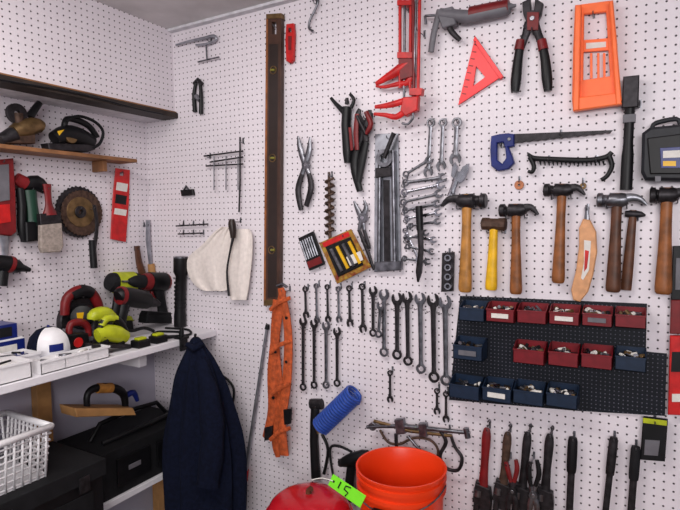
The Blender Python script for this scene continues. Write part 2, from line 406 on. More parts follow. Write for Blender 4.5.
# ---------------------------------------------------------------- level
b=B('spirit_level',W,.006)
b.poly([(266,15),(281,14),(279.5,304),(263.5,306)],'level',th=.022,ch=.002,holes=[[(271.5,22),(276,22),(276,34),(271.5,34)]])
b.poly([(269,44),(278,44),(276.5,297),(267.5,298)],'levdark',off=.027,th=.002)
b.poly([(266,15),(268,15),(265.5,305),(263.5,306)],'wood',off=.027,th=.002,ch=.0004)
for y in (70,158,250):
    b.disc(273-(y-70)*.01,y,4.2,'brass',off=.028,th=.004,hole=3.2); b.rod([(271,y,1.3),(275,y,1.3)],'clear',off=.03)
b.poly([(266,14),(281,13),(281,18),(266,19)],'brass',off=.006,th=.025);b.poly([(264,300),(280,299),(279.5,305),(263.5,306)],'brass',off=.006,th=.025)
b.hook(273.5,26,.034); b.done()
b=B('utility_knife',W,.008); b.poly([(286,24),(293,23),(294,34),(293,60),(290,63),(286,61),(285,40)],'red',th=.014,ch=.002,holes=[[(288,28),(291,28),(291,32),(288,32)]])
b.poly([(288,36),(291.5,36),(291,50),(288,50)],'dred',off=.021,th=.003); b.hook(289.5,30,.026); b.done()
b=B('s_hook',W,.02); b.rod([(312,0,1.2),(316,-4,1.2),(318,2,1.2),(314,12,1.2),(310,20,1.2),(309,28,1.2),(313,31,1.2)],'steel',sub=5); b.hook(314,3,.024); b.done()
b=B('carabiner',W,.014); b.rod([(196,82,1.6),(194,95,2),(195,112,2.2)],'black',sub=3); b.rod([(200,82,1.6),(201,95,2),(201,114,2.2)],'black',sub=3); b.rod([(194,84,2),(198,80,2.4),(202,84,2)],'dsteel'); b.rod([(196,96,2.5),(200,100,2.5)],'grey'); b.hook(198,83,.02); b.done()
b=B('wire_hanger',W,.02); b.rod([(176,45,1),(190,41,1.2),(205,38,1.6),(214,36,1.8),(216,40,1.2),(206,44,1.2),(196,45,1)],'alu',sub=3); b.rod([(198,62,.8),(206,60,.8),(219,57,.8)],'steel'); b.rod([(206,44,.8),(207,60,.8)],'steel'); b.hook(208,41,.024); b.done()
b=B('wire_rack',W,.02)
b.rod([(240,137,.9),(240,180,.9),(239,212,.9)],'dsteel')
for y0,y1,xl in ((156,151,204),(162,157,210),(166,164,206)): b.rod([(xl,y0,.8),(243,y1,.8)],'dsteel')
for x in (214,226,238): b.rod([(x,156,.6),(x,190,.6,.03)],'steel')
b.rod([(176,226,.7),(208,224,.7)],'dsteel'); b.rod([(178,234,.7),(202,233,.7)],'dsteel')
for x in (180,190,200): b.hook(x,225,.026); b.hook(x,234,.026)
b.hook(240,142,.024); b.hook(207,157,.024); b.done()
b=B('bulldog_clip',W,.004); b.poly([(180,190),(192,189),(193,195),(181,196)],'black',th=.014,ch=.002); b.rod([(184,190,1),(186,186,1),(189,190,1)],'steel',off=.012); b.done()
b=B('wood_scraper',W,.058)
b.rod([(232,219,2.5),(232,224,4),(233,232,3.4),(233,238,2.6)],'levdark',sub=3)
b.rod([(233,238,1.8),(230,252,1.2),(227,272,1.3),(229,296,1.6)],'dsteel',sub=3,flat=.5)
b.hook(232,222,.06); b.done()
b=B('hanging_towel',W); b.cloth([(227,221,234),(233,213,234),(245,202,234),(258,188,233),(274,188,232),(284,194,230),(289,200,228),(291,204,224)],'towel',off=.024,amp=.006,folds=2.2,nx=30,ph=.6)
b.cloth([(229,231,249),(236,232,252),(255,231,252),(275,229,250),(290,228,248),(300,231,246)],'towel',off=.036,amp=.006,folds=1.6,nx=24,ph=2); b.hook(230,230,.036); b.hook(243,234,.036); b.done()

# ---------------------------------------------------------------- snips etc
def plier(name,px,py,jaws,hands,mj,mh,off=.02,rj=2.5,rh=3,hk=None):
    b=B(name,W,off); b.disc(px,py,rj*1.7,mj,off=off-.007,th=.014); b.disc(px,py,rj*.7,'chrome',off=off+.007,th=.002)
    for j in jaws: b.rod([(px,py,rj*1.2)]+j,mj,flat=.6,sub=3)
    for i,h in enumerate(hands):
        b.rod([(px,py,rj)]+h[:1],mj,flat=.6); b.rod([(x,y,r) for x,y,r in h],mh,flat=.7,sub=4)
    if hk: b.hook(hk[0],hk[1],off+.012)
    b.done()
plier('tin_snips',305,165,[[(300,148,3),(298,136,1)],[(309,150,3),(310,137,1)]],[[(302,174,2.6),(298,190,3.2),(301,210,2.6)],[(309,174,2.6),(311,188,3.2),(306,206,2.6)]],'steel','dsteel',hk=(304,156))
b=B('auger_bit',W,.02); pts=[]
for i in range(90): pts.append((329.5+4*math.cos(i*.55),178+i*.64,1.3,.02+.007*math.sin(i*.55)))
b.rod(pts,'rust',n=6); b.rod([(329,172,1.4),(330,240,1.6)],'rust',n=6); b.hook(329,176,.026); b.done()
b=B('rivet_gun',W,.026)
b.rod([(347,107,5),(346,125,5),(348,152,5.5),(348,163,4)],'black',n=12); b.rod([(347,104,2.4),(347,98,1.6)],'dsteel')
b.rod([(344,112,3),(336,104,2),(331,98,1.6)],'black',sub=2); b.rod([(351,108,2),(354,100,1.8),(350,94,1.5)],'black',sub=3)
b.poly([(343,128),(351,127),(353,150),(345,152)],'dred',off=.034,th=.003); b.hook(347,110,.03); b.done()
plier('pipe_pliers',364,128,[[(358,116,3.4),(360,109,2)],[(369,118,3.2),(370,110,2)]],[[(359,142,3.5),(354,165,4.2),(360,191,3.4)],[(366,142,3.5),(362,160,4.4),(358,182,3.8)]],'dsteel','black',off=.024,rj=4,hk=(364,118))
b=B('curved_pliers',W,.05); b.rod([(366,112,2.5),(371,124,2.8),(366,134,2)],'dred',sub=3); b.rod([(357,114,2.4),(356,132,2.8),(357,150,2.2)],'dred',sub=3,flat=.6); b.rod([(366,134,2),(357,116,2)],'dsteel'); b.hook(366,116,.055); b.done()
plier('compass_divider',362,218,[[(357,208,2.4),(354,201,1)],[(366,208,2.4),(364,200,1)]],[[(359,230,1.8),(367,250,2),(374,270,1.4)],[(364,230,1.8),(369,248,2),(362,240,1.6)]],'steel','dsteel',rj=3,hk=(361,212))
b=B('drill_bit_set',W,.02); T=b.frame(305,235,317,270)
b.lpoly(T,[(0,-9),(0,10),(35,10),(35,-9)],'black',off=.01,th=.012,ch=.002)
for i in range(6): b.lrod(T,[(4,-7+i*2.8,1),(24,-7+i*2.8,1)],'steel',off=.024,n=6)
b.lpoly(T,[(26,-8),(26,9),(33,9),(33,-8)],'dred',off=.022,th=.002); b.hook(306,240,.024); b.done()
b=B('blister_pack_tools',W,.02)
b.poly([(319,243),(351,229),(371,267),(337,284)],'amber',off=.03,th=.003,holes=[[(341,236),(345,234.5),(346,237),(342,239)]])
b.poly([(325,247),(350,237),(363,265),(338,277)],'black',off=.033,th=.006,ch=.002)
for i in range(4): b.rod([(331+i*6,249-i*2.5,1.8),(342+i*6,271-i*2.5,1.8)],'yellow' if i%2 else 'steel',off=.042,n=8)
b.poly([(322,243),(348,231.5),(350,236),(324,247.5)],'red',off=.033,th=.002); b.poly([(346,257),(360,251),(363,260),(350,266)],'paper',off=.039,th=.004)
b.hook(343,237,.036); b.done()
b=B('tile_cutter',W,.01)
b.poly([(375,134),(398,133),(401,270),(374,272)],'alu',off=.006,th=.004)
b.rod([(380,150,2.2),(379,268,2.2)],'steel',off=.02);b.rod([(393,150,2.2),(395,268,2.2)],'steel',off=.02)
b.disc(384,158,9,'steel',off=.018,th=.012,hole=5); b.rod([(384,158,2.4),(391,140,2.2),(394,133,2.6)],'dsteel',off=.034,sub=3)
b.poly([(375,168),(391,167),(391,176),(375,178)],'dsteel',off=.01,th=.02,ch=.002); b.poly([(383,180),(389,180),(390,264),(384,265)],'dsteel',off=.01,th=.006)
b.poly([(375,262),(401,261),(401,270),(374,272)],'steel',off=.01,th=.018,ch=.002); b.hook(387,138,.02); b.done()
# ---------------------------------------------------------------- caulk guns
b=B('caulking_gun',W,.035)
b.rod([(400,-14,1.6),(400,88,1.6)],'red');b.rod([(411,-14,1.6),(410,88,1.6)],'red'); b.rod([(405,-20,1.2),(404,98,1.2)],'steel',off=.035)
b.poly([(397,52),(413,52),(413,58),(397,58)],'red',off=.02,th=.03); b.poly([(397,0),(413,0),(413,5),(397,5)],'red',off=.02,th=.03)
b.rod([(412,62,4),(404,66,5),(396,72,5),(386,78,3.6),(376,84,2.2)],'red',flat=.7,sub=3); b.rod([(412,70,3.5),(408,82,3.5),(398,84,2.5),(384,87,1.6),(376,86,1.2)],'red',flat=.6,sub=3)
b.poly([(398,58),(412,58),(414,76),(400,80)],'dred',off=.024,th=.022,ch=.002)
b.hook(405,8,.04); b.done()
b=B('caulking_gun',W,.07)
b.rod([(413,-14,1.6),(414,98,1.6)],'dred');b.rod([(420,-14,1.6),(418,98,1.6)],'red'); b.rod([(416.5,-10,1.2),(413,118,1.2)],'steel')
b.poly([(403,97),(418,96),(417,110),(405,116),(400,110)],'red',off=.057,th=.024,ch=.003)
b.rod([(404,101,3.4),(394,104,3.2),(384,106,2.6),(375,107,1.8)],'red',flat=.6,sub=3); b.rod([(404,112,3.4),(396,117,3),(385,115,2.2),(374,114,1.6)],'red',flat=.6,sub=3)
b.rod([(413,118,1.3),(408,124,1.3),(402,123,1.3)],'steel',sub=3); b.poly([(409,88),(422,88),(421,95),(409,95)],'red',off=.056,th=.026)
b.hook(417,30,.074); b.done()
b=B('caulking_gun',W,.035)
b.rod([(440,14,5.5),(468,17,6.5),(507,9,6.5),(510,8,5)],'grey',n=16); b.rod([(470,14.5,7.6),(509,6.5,7.4)],'dred',n=16,flat=.9) ; b.rod([(508,7,5),(513,6,2),(516,5.5,1.4)],'grey')
b.poly([(436,10),(452,6),(456,24),(442,28)],'grey',off=.02,th=.03,ch=.003)
b.rod([(440,10,3.5),(436,24,3.2),(433,38,3.2),(431,52,3)],'grey',flat=.7,sub=3); b.rod([(448,24,3),(452,32,3),(460,40,2.4)],'dsteel',flat=.6,sub=3)
b.rod([(425,16,1.3),(438,15,1.3)],'steel'); b.rod([(425,16,1.3),(426,24,1.3)],'steel'); b.hook(470,8,.05); b.hook(500,2,.05); b.done()
b=B('speed_square',W,.008)
b.poly([(475,37),(502,76),(458,105)],'fluor',th=.006,holes=[[(476,66),(485,77),(473,86)]])
b.poly([(475,36),(503,76),(500,79),(473,40)],'fluor',th=.016)
for i in range(8): x=474-i*1.7;y=44+i*7; b.poly([(x,y),(x+4,y+.6),(x+4,y+1.6),(x,y+1)],'dred',off=.014,th=.0006,ch=.0001)
b.hook(475.5,44,.02); b.done()
b=B('bolt_cutter',W,.026)
b.rod([(529,22,4.5),(526,34,4),(521,48,3.6)],'dsteel',flat=.6);b.rod([(534,22,4.5),(538,34,4),(543,46,3.6)],'dsteel',flat=.6)
b.rod([(521,40,4),(518,60,4.6),(516,80,5.2),(515,92,4)],'black',sub=3,flat=.8);b.rod([(541,40,4),(545,58,4.6),(547,78,5.2),(548,91,4)],'black',sub=3,flat=.8)
b.rod([(521,40,4.6),(519,50,5)],'dred'); b.rod([(541.5,40,4.6),(543.5,50,5)],'dred')
b.poly([(522,2),(530,-2),(531,10),(534,10),(535,-2),(543,3),(541,14),(536,24),(527,24),(523,14)],'dsteel',off=.016,th=.018,ch=.002)
b.poly([(527,12),(539,12),(538,30),(527,30)],'dred',off=.034,th=.004); b.disc(532,18,2.4,'chrome',off=.038,th=.004)
b.hook(532,30,.04); b.hook(524,28,.04); b.done()
b=B('mitre_box',W,.008)
b.poly([(575,5),(613,0),(617,40),(620,92),(622,104),(573,111),(572,98),(573,50)],'orange',th=.012,ch=.002,holes=[[(584,14),(606,11.5),(610,76),(583,80)]])
b.poly([(575,5),(581,4),(579,110),(573,111)],'orange',off=.02,th=.03,ch=.003);b.poly([(609,1),(613,0),(622,104),(616,105)],'orange',off=.02,th=.03,ch=.003)
b.poly([(583,40),(609,38),(609.5,50),(583,52)],'orange',off=.01,th=.006); b.poly([(586,43),(606,41.5),(606,47),(586,49)],'paper',off=.016,th=.001,ch=.0002)
for x in (590,597,603): b.poly([(x,53),(x+2.4,53),(x+2.6,78),(x+.2,78.5)],'orange',off=.01,th=.004)
b.poly([(573,98),(621,92),(622,104),(573,111)],'orange',off=.02,th=.024,ch=.003); b.hook(593,14,.03); b.done()
b=B('hand_saw',W,.014)
tee=[(610-i*4.0,132.4+i*.42+(0 if i%2 else 1)) for i in range(24)]
b.poly([(512,134),(613,130)]+tee+[(512,145)],'dsteel',off=.014,th=.003)
b.poly([(491,136),(499,134),(508,133),(514,134),(514,146),(508,147),(512,156),(514,163),(508,169),(498,171),(491,166),(490,150)],'blue',off=.006,th=.02,ch=.003,holes=[[(497,143),(503,142),(505,148),(506,158),(502,164),(497,160)]])
b.disc(509,139,1.8,'chrome',off=.026,th=.003); b.hook(500,146,.03); b.hook(560,135,.024);b.done()
b=B('bow_saw',W,.02)
b.rod([(612,152,2.4),(606,157,2.6),(590,160,2.6),(570,160,2.8),(548,159,2.6),(534,158,2.4),(528,154,1.6)],'black',sub=4,flat=.7)
b.rod([(530,157,2.6),(534,166,2.2),(532,172,2),(528,171,1.6)],'black',sub=4); b.rod([(609,156,2.8),(612,166,2.4),(607,176,2.2),(601,180,2)],'black',sub=4)
for i in range(16): b.rod([(540+i*4.2,161,1.2),(541+i*4.2,165.5,.5)],'black',n=5)
b.hook(548,161,.026);b.hook(596,161,.026); b.done()
b=B('copper_washer',W,.002); b.disc(519,185,4.6,'copper',off=.002,th=.006,hole=1); b.hook(519,182,.01,up=.003); b.done()
b=B('brass_washer',W,.002); b.disc(583,186,3.2,'brass',off=.002,th=.006,hole=1); b.hook(583,184,.01,up=.003); b.done()
b=B('drill_case',W,.002)
b.poly([(642,133),(650,127),(690,123),(700,126),(700,181),(645,180),(641,172)],'case',off=.002,th=.055,ch=.008)
b.poly([(647,138),(694,132),(694,174),(650,174)],'black',off=.057,th=.006,ch=.003); b.poly([(660,148),(694,146),(694,168),(661,168)],'blue',off=.063,th=.002)
b.poly([(663,151),(692,149.5),(692,157),(663,158)],'paper',off=.065,th=.001,ch=.0002); b.poly([(663,161),(676,161),(676,166),(663,166)],'yellow',off=.065,th=.001,ch=.0002)
b.poly([(655,176),(661,176),(661,182),(655,182)],'grey',off=.05,th=.012)
b.rod([(652,128,2),(656,123,2.4),(676,119,2.4),(680,124,2)],'case',off=.03,sub=3); b.done()
b=B('reciprocating_blade_pack',W,.004); b.poly([(673,246),(700,246),(700,300),(671,300)],'black',off=.012,th=.012,ch=.002); b.poly([(671,300),(700,300),(700,334),(670,334)],'dred',off=.012,th=.014,ch=.002); b.poly([(676,258),(700,258),(700,290),(675,290)],'grey',off=.024,th=.004,ch=.001); b.hook(690,250,.03); b.done()
b=B('sanding_belt_pack',W,.004); b.poly([(670,336),(700,336),(700,416),(668,415)],'red',off=.012,th=.016,ch=.002); b.poly([(672,352),(700,352),(700,372),(671,372)],'black',off=.028,th=.002,ch=.0004); b.poly([(672,394),(700,394),(700,402),(672,402)],'paper',off=.028,th=.002,ch=.0004); b.hook(690,340,.034); b.done()
b=B('battery_charger_pack',W,.004); b.poly([(643,418),(668,421),(665,462),(640,460)],'black',off=.012,th=.02,ch=.003); b.poly([(643,418),(667,421),(667,426),(643,423)],'lime',off=.032,th=.003); b.poly([(645,440),(660,441),(658,456),(644,455)],'grey',off=.032,th=.004);b.hook(655,424,.036); b.done()

# ---------------------------------------------------------------- bin rack
b=B('louvred_bin_panel',W,.002)
b.poly([(460,296),(647,304),(646,352),(667,354),(665,416),(578,411),(449,400)],'pegB',off=.002,th=.008)
b.done()
def bin_(x1,x2,y1,y2,m,cont,lab=True):
    o=.085; b=B('storage_bin',W,o)
    (xa,zt)=W.to2(x1,y1,o);(xb,zb)=W.to2(x2,y2,o); zt=W.to2((x1+x2)/2,y1,o)[1]; H=zt-zb
    y0=-.0125; y1_=-o; t=.002; zbk=zt+H*.28
    b.box((xa,y1_,zb),(xb,y0,zb+t),m); b.box((xa,y0-t,zb),(xb,y0,zbk),m)
    b.box((xa,y1_,zb),(xb,y1_+t,zt-H*.12),m); b.box((xa,y1_-.003,zt-H*.16),(xb,y1_+t,zt-H*.06),m)
    for X in (xa,xb-t):
        ys=[(y0,zb),(y0,zbk),(y0-.03,zbk),(y1_,zt-H*.1),(y1_,zb)]
        vs=[(X,y,z) for y,z in ys]+[(X+t,y,z) for y,z in ys]; n=5
        b.add(vs,[list(range(n)),list(range(n,2*n))[::-1]]+[[i,(i+1)%n,n+(i+1)%n,n+i] for i in range(n)],m,False)
    if lab: b.box((xa+(xb-xa)*.2,y1_-.0035,zb+H*.3),(xa+(xb-xa)*.8,y1_,zb+H*.62),'paper' if lab==1 else 'grey')
    for i in range(cont):
        X=random.uniform(xa+.012,xb-.012);Y=random.uniform(y1_+.012,y0-.012);Z=zb+H*.7+random.uniform(0,H*.25)
        d=Vector((random.uniform(-1,1),random.uniform(-1,1),random.uniform(-.4,.5))).normalized()*random.uniform(.006,.013)
        p=Vector((X,Y,Z)); b.sweep([p-d,p+d],[random.uniform(.003,.007)]*2,random.choice(['steel','chrome','dsteel','brass','paper']),8)
    b.box((xa+.003,y1_+.003,zb+.003),(xb-.003,y0-.003,zb+H*.68),'dsteel')
    b.done()
def row(xs,ytL,ybL,slope,cols,conts,labs):
    for (x1,x2),c,n,l in zip(xs,cols,conts,labs):
        d=(x1-455)*slope; bin_(x1,x2,ytL+d,ybL+d,c,n,l)
row([(459,484),(486,514),(517,546),(549,579),(582,612),(615,646)],307,322,.045,['bblue','bred','bred','bred','bred','bred'],[10,18,14,14,22,26],[0,1,0,1,2,0])
row([(453,482),(513,544),(548,578),(581,612),(615,646)],345,362,.068,['bblue','bred','bred','bred','bblue'],[12,34,12,12,18],[2,0,0,0,0])
row([(449,479),(482,511),(513,543),(546,577)],385,402,.09,['bblue','bblue','bblue','bblue'],[8,26,22,26],[0,1,0,0])

# ---------------------------------------------------------------- bottom right tools
def pipe_wrench(x1,y1,x2,y2,hm,r=4.5,off=.03,name='pipe_wrench'):
    b=B(name,W,off); T=b.frame(x1,y1,x2,y2); Ln=T[4]
    b.lrod(T,[(0,0,r*.5),(3,0,r*.8),(Ln*.2,0,r),(Ln*.6,0,r*.85),(Ln,0,r*1.1)],hm,flat=.6,sub=3)
    b.lpoly(T,[(Ln-4,-r*1.6),(Ln-2,r*1.6),(Ln+10,r*2),(Ln+24,r*2),(Ln+24,-r*.2),(Ln+18,-r*.4),(Ln+16,-r*2)],'dsteel',off=off-.012,th=.024,ch=.002)
    b.lpoly(T,[(Ln-6,-r*1.6),(Ln-6,-r*.5),(Ln+30,-r*.5),(Ln+30,r*1.6),(Ln+38,r*1.8),(Ln+38,-r*1.2),(Ln+32,-r*1.8)],'dsteel',off=off-.008,th=.016,ch=.002)
    b.lrod(T,[(Ln+2,-r*.9,r*1.1),(Ln+9,-r*.9,r*1.1)],'steel',n=10)
    b.lrod(T,[(-6,0,.7),(-9,2,.7),(-6,3,.7),(-1,0,.7)],'steel',sub=3,n=6)
    b.hook(x1,y1+3,off+.01); b.done()
pipe_wrench(487,428,483,488,'dred',4.6); pipe_wrench(508,432,503,486,'rust',4.4); pipe_wrench(528,432,522,490,'dsteel',4.4); pipe_wrench(550,434,545,492,'dsteel',4.6)
def bar(x1,y1,x2,y2,r,m,m2,name,off=.025):
    b=B(name,W,off); T=b.frame(x1,y1,x2,y2); Ln=T[4]
    b.lrod(T,[(0,0,r*.7),(4,0,r*1.1),(Ln*.35,0,r*1.15),(Ln*.42,0,r)],m2,flat=.8,sub=2,n=10)
    b.lrod(T,[(Ln*.4,0,r*.85),(Ln*.9,0,r*.85),(Ln,0,r*1.2)],m,flat=.6,n=8); b.hook(x1,y1+4,off+.012); b.done()
bar(573,437,569,520,4.2,'dsteel','black','flat_file'); bar(614,437,604,525,3.8,'dsteel','dsteel','flat_file'); bar(636,446,630,525,4.2,'dsteel','blackm','flat_file')
plier('tongue_pliers',512,492,[[(508,504,3),(509,516,1.5)],[(516,504,3),(514,516,1.5)]],[[(511,482,2),(508,470,2.5),(506,462,2)],[(514,482,2),(517,470,2.5),(516,460,2)]],'dsteel','dred',off=.062,hk=(506,466))
plier('slip_joint_pliers',533,496,[[(530,506,3),(530,518,1.5)],[(537,506,3),(536,518,1.5)]],[[(531,486,2),(529,474,2.6),(530,462,2)],[(535,486,2),(539,474,2.6),(537,460,2)]],'steel','black',off=.062,hk=(530,466))
b=B('pipe_clamp',W,.04)
b.rod([(367,427,1.8),(400,426,2.2),(440,430,2.2),(470,433,1.8)],'steel',sub=2); b.rod([(374,421,1.6),(410,431,1.8),(452,436,1.6)],'brass')
b.poly([(394,420),(403,419),(405,434),(396,435)],'steel',off=.03,th=.02,ch=.002); b.poly([(418,424),(426,424),(427,437),(419,437)],'steel',off=.03,th=.02,ch=.002)
b.rod([(396,434,1.8),(397,450,1.8),(402,458,1.8)],'dsteel',sub=3); b.rod([(440,430,2),(446,442,2),(440,456,1.8),(446,468,1.8),(458,470,1.8),(462,458,1.8),(455,447,1.6),(451,436,1.6)],'dsteel',sub=4)
b.rod([(408,436,1.5),(420,450,1.5),(432,460,1.5),(444,464,1.5)],'steel',sub=3)
b.rod([(380,430,1.3),(388,442,1.3),(400,444,1.3),(414,438,1.3),(430,440,1.3),(438,450,1.3),(436,462,1.3)],'rust',sub=4)
b.disc(372,427,4,'steel',off=.034,th=.012,hole=2); b.rod([(466,428,3),(468,438,3)],'steel'); b.hook(412,433,.044); b.hook(446,434,.044); b.done()
b=B('air_hose_coil',W,.06); p1=Vector(W.p3(*W.to2(320,427,.06),.06));p2=Vector(W.p3(*W.to2(355,393,.06),.06))
ax=(p2-p1).normalized(); e1=ax.cross(Vector((0,-1,0))).normalized(); e2=ax.cross(e1); R=.036
N=17;pts=[p1+(p2-p1)*(i/(N*16))+e1*R*math.cos(i*math.pi/8)+e2*R*math.sin(i*math.pi/8) for i in range(N*16)]
b.sweep(pts,[.0055]*len(pts),'coil',8,N=ax)
b.rod([(356,392,1.8),(360,396,1.8),(358,404,1.8)],'coil',off=.06,sub=3); b.rod([(317,428,2.2),(319,433,2.4)],'brass',off=.06)
b.hook(338,407,.07,up=.03); b.done()
b=B('grease_gun',W,.018); b.rod([(316,404,3.5),(315,410,4.6),(314,440,4.6),(316,478,5.2)],'black',sub=2,flat=.8); b.rod([(311,404,5.5),(322,404,5.5)],'dsteel',n=8,flat=.8); b.rod([(322,434,1.6),(328,450,1.6),(324,474,1.6)],'black',sub=4); b.hook(316,408,.03); b.done()
b=B('heat_gun',W,.04); b.rod([(344,462,5),(352,460,7),(364,456,6.5),(368,455,5)],'black',n=14); b.rod([(352,464,5),(350,480,5),(349,500,5.6)],'black',flat=.8); b.rod([(340,463,4),(345,462,4.4)],'dsteel'); b.rod([(349,500,1.4),(340,506,1.4),(334,480,1.3),(330,450,1.3),(338,446,1.3),(352,452,1.3)],'blackm',sub=5,off=.03); b.hook(352,466,.044); b.done()

# ---------------------------------------------------------------- strap, pole
b=B('ratchet_strap',W,.042)
b.rod([(283,290,4),(277,325,5),(272,370,5.5),(272,410,5),(266,438,4.5)],'strap',flat=.35,sub=4); b.rod([(281,288,4),(288,330,5),(287,380,5.5),(282,420,5),(284,455,6)],'strap',flat=.35,sub=4,off=.056)
b.rod([(277,300,5),(275,350,6),(279,395,6),(276,440,5.5),(278,457,3)],'strap',flat=.3,sub=4,off=.036)
for y in (302,345,388,432): b.rod([(270,y+8,2),(279,y,2.4),(290,y-4,2)],'strap',off=.064,flat=.6)
b.rod([(277,286,1.5),(282,284,1.5),(287,287,1.5)],'steel'); b.poly([(283,410),(291,409),(290,424),(284,425)],'black',off=.062,th=.01,ch=.002);b.poly([(264,428),(272,426),(271,440),(264,441)],'dsteel',off=.048,th=.01,ch=.002)
for x,y in ((286,318),(275,352),(286,362),(273,398)): b.disc(x,y,1.6,'black',off=.062,th=.003)
b.hook(282,292,.06); b.done()
b=B('reach_pole',W,.014)
p1=Vector(W.p3(*W.to2(267,329,.014),.014));p2=Vector(W.p3(*W.to2(246,470,.02),.02));d=(p2-p1)
b.sweep([p1,p1+d*.5,p1+d],[.007,.008,.009],'alu',12)
p3=p1+d; b.sweep([p3,p3+d*.08],[.014,.014],'red',12); k=(0.02-p3.z)/d.z; b.sweep([p3+d*.06,p3+d*k],[.012,.012],'woodd',12)
b.sweep([p1,p1-d*.03],[.011,.009],'black',12); b.hook(272,334,.026); b.done()
b=B('hanging_cable',W,.02); b.rod([(216,372,1),(228,380,1.2),(234,392,1.2),(231,420,1.2),(238,450,1.2),(230,480,1.2)],'black',sub=5); b.rod([(216,374,1),(224,388,1.2),(222,410,1.2),(228,440,1.2)],'blackm',sub=5); b.hook(217,376,.025); b.done()
b=B('flashlight',W,.03); b.rod([(181,258,7.5),(181,272,7.5),(181,276,5.4),(180,310,5.4),(180,316,6),(180,326,6)],'black',n=16); b.rod([(181,256.5,6.5),(181,258,6.5)],'steel',n=16)
for y in range(282,308,4): b.rod([(180,y,5.9),(180,y+1.6,5.9)],'blackm',n=16)
b.hook(174,279,.04); b.hook(188,279,.04); b.done()

# ---------------------------------------------------------------- jacket hung at shelf end
b=B('navy_jacket')
cx,cy=.31,-.215; rows=[(1.015,.012,.012,0),(1.0,.025,.02,0),(.965,.04,.03,.004),(.92,.065,.045,.010),(.84,.1,.06,.012),(.72,.13,.065,.016),(.6,.155,.07,.02),(.48,.165,.07,.025),(.34,.165,.07,.03),(.22,.165,.07,.03)]
rows=cr(rows,4); vs=[];fs=[];n=72
for i,(z,a,c,dx) in enumerate(rows):
    for k in range(n):
        t=2*math.pi*k/n; g=min(1,i/8)
        rr=1+g*(.09*math.sin(7*t+.25*i*.3)+.07*math.sin(11*t+1.3+.1*i)+.04*math.sin(19*t-.12*i))
        p=Vector((cx+dx,cy,z+.01*math.sin(5*t)*(i/len(rows))))+R0*(a*rr*math.cos(t))+f0*(c*rr*math.sin(t)); vs.append(p)
for i in range(len(rows)-1):
    for k in range(n): fs.append([i*n+k,i*n+(k+1)%n,(i+1)*n+(k+1)%n,(i+1)*n+k])
fs.append(list(range(n))); b.add(vs,fs,'navy')
sl=[Vector((cx,cy,.93))-f0*.05+R0*.03,Vector((cx,cy,.80))-f0*.085+R0*.07,Vector((cx,cy,.62))-f0*.10+R0*.085,Vector((cx,cy,.42))-f0*.105+R0*.06]
sl=[Vector(p) for p in cr([tuple(p) for p in sl],5)]; b.sweep(sl,[.022+.026*min(1,i/7)+.003*math.sin(i*1.7) for i in range(len(sl))],'navy',16,flat=.6,N=f0)
b.sweep([Vector((cx,cy,.99))-R0*.03-f0*.02,Vector((cx,cy,.975))-f0*.04,Vector((cx,cy,.99))+R0*.035-f0*.02],[.012,.016,.012],'navy',10)
b.done()
b=B('spring_clamp')
b.box((SX-.03,-.235,SZ+.0005),(SX+.022,-.195,SZ+.012),'black'); b.box((SX+.002,-.235,SZ-.05),(SX+.012,-.195,SZ+.012),'black')
b.sweep([(SX+.01,-.215,SZ-.03),(SX+.045,-.215,SZ-.028),(SX+.07,-.215,SZ-.005),(SX+.08,-.215,SZ+.03)],[.006]*4,'dsteel',8)
b.sweep([(SX-.005,-.215,SZ+.01),(SX,-.215,SZ+.05)],[.012,.009],'black',10); b.done(bev=.002)

# ---------------------------------------------------------------- left wall hung tools
def LB(n,off=.03): return B(n,L,off)
b=LB('circular_saw_blade',.02); 
def blade(b,x,y,r,off,m='rust',th=.004):
    k=L.mpp(x,y,off);c=L.to2(x,y,off); pts=[]
    for i in range(72):
        a=2*math.pi*i/72; rr=r*k*(1 if i%2 else .95); pts.append((c[0]+rr*math.cos(a),c[1]+rr*math.sin(a)))
    b.poly2([pts,b.circ(c,r*k*.1,16)],off,th,m)
blade(b,79,212,26,.016,'dsteel'); blade(b,82,213,23,.022,'rust'); b.disc(81,212,15,'brass',off=.026,th=.002,hole=3); b.disc(81,212,6,'dsteel',off=.028,th=.006,hole=2.4); b.hook(81,209,.04); b.done()
b=LB('blade_package',.004); b.poly([(116,168),(130,170),(129,203),(126,242),(111,239),(113,200)],'red',off=.008,th=.006,holes=[[(120,172),(124,172.5),(124,176),(120,175.5)]])
b.poly([(117,182),(128,184),(127,192),(116,190)],'paper',off=.014,th=.001,ch=.0002); b.poly([(115,208),(127,210),(126,216),(114,214)],'paper',off=.014,th=.001,ch=.0002);b.poly([(116,194),(127,196),(126,205),(115,203)],'black',off=.014,th=.001,ch=.0002); b.hook(122,173,.02); b.done()
b=LB('paint_brush',.08); b.poly([(41,222),(62,220),(64,246),(61,252),(43,253),(41,248)],'bristle',off=.07,th=.02,ch=.004); b.poly([(40,214),(61,212),(62,223),(41,225)],'dsteel',off=.068,th=.024,ch=.002); b.rod([(50,215,8),(49,206,4),(48,196,3.4),(47,184,4.4)],'dred',flat=.6,sub=3); b.hook(48,190,.086); b.done()
b=LB('hand_planer',.035)
b.rod([(24,185,6),(36,183,8),(46,190,5)],'black',n=14,sub=3,flat=.8); b.rod([(16,178,6),(26,184,7)],'dred',n=12,flat=.8); b.rod([(30,190,6),(32,206,5.6),(34,226,6.4)],'green',flat=.8); b.poly([(26,222),(42,221),(43,240),(27,242)],'black',off=.01,th=.045,ch=.004)
b.rod([(20,188,4),(22,206,4.4),(22,228,4.4),(24,240,3)],'black',off=.03,sub=2); b.hook(33,190,.05); b.done()
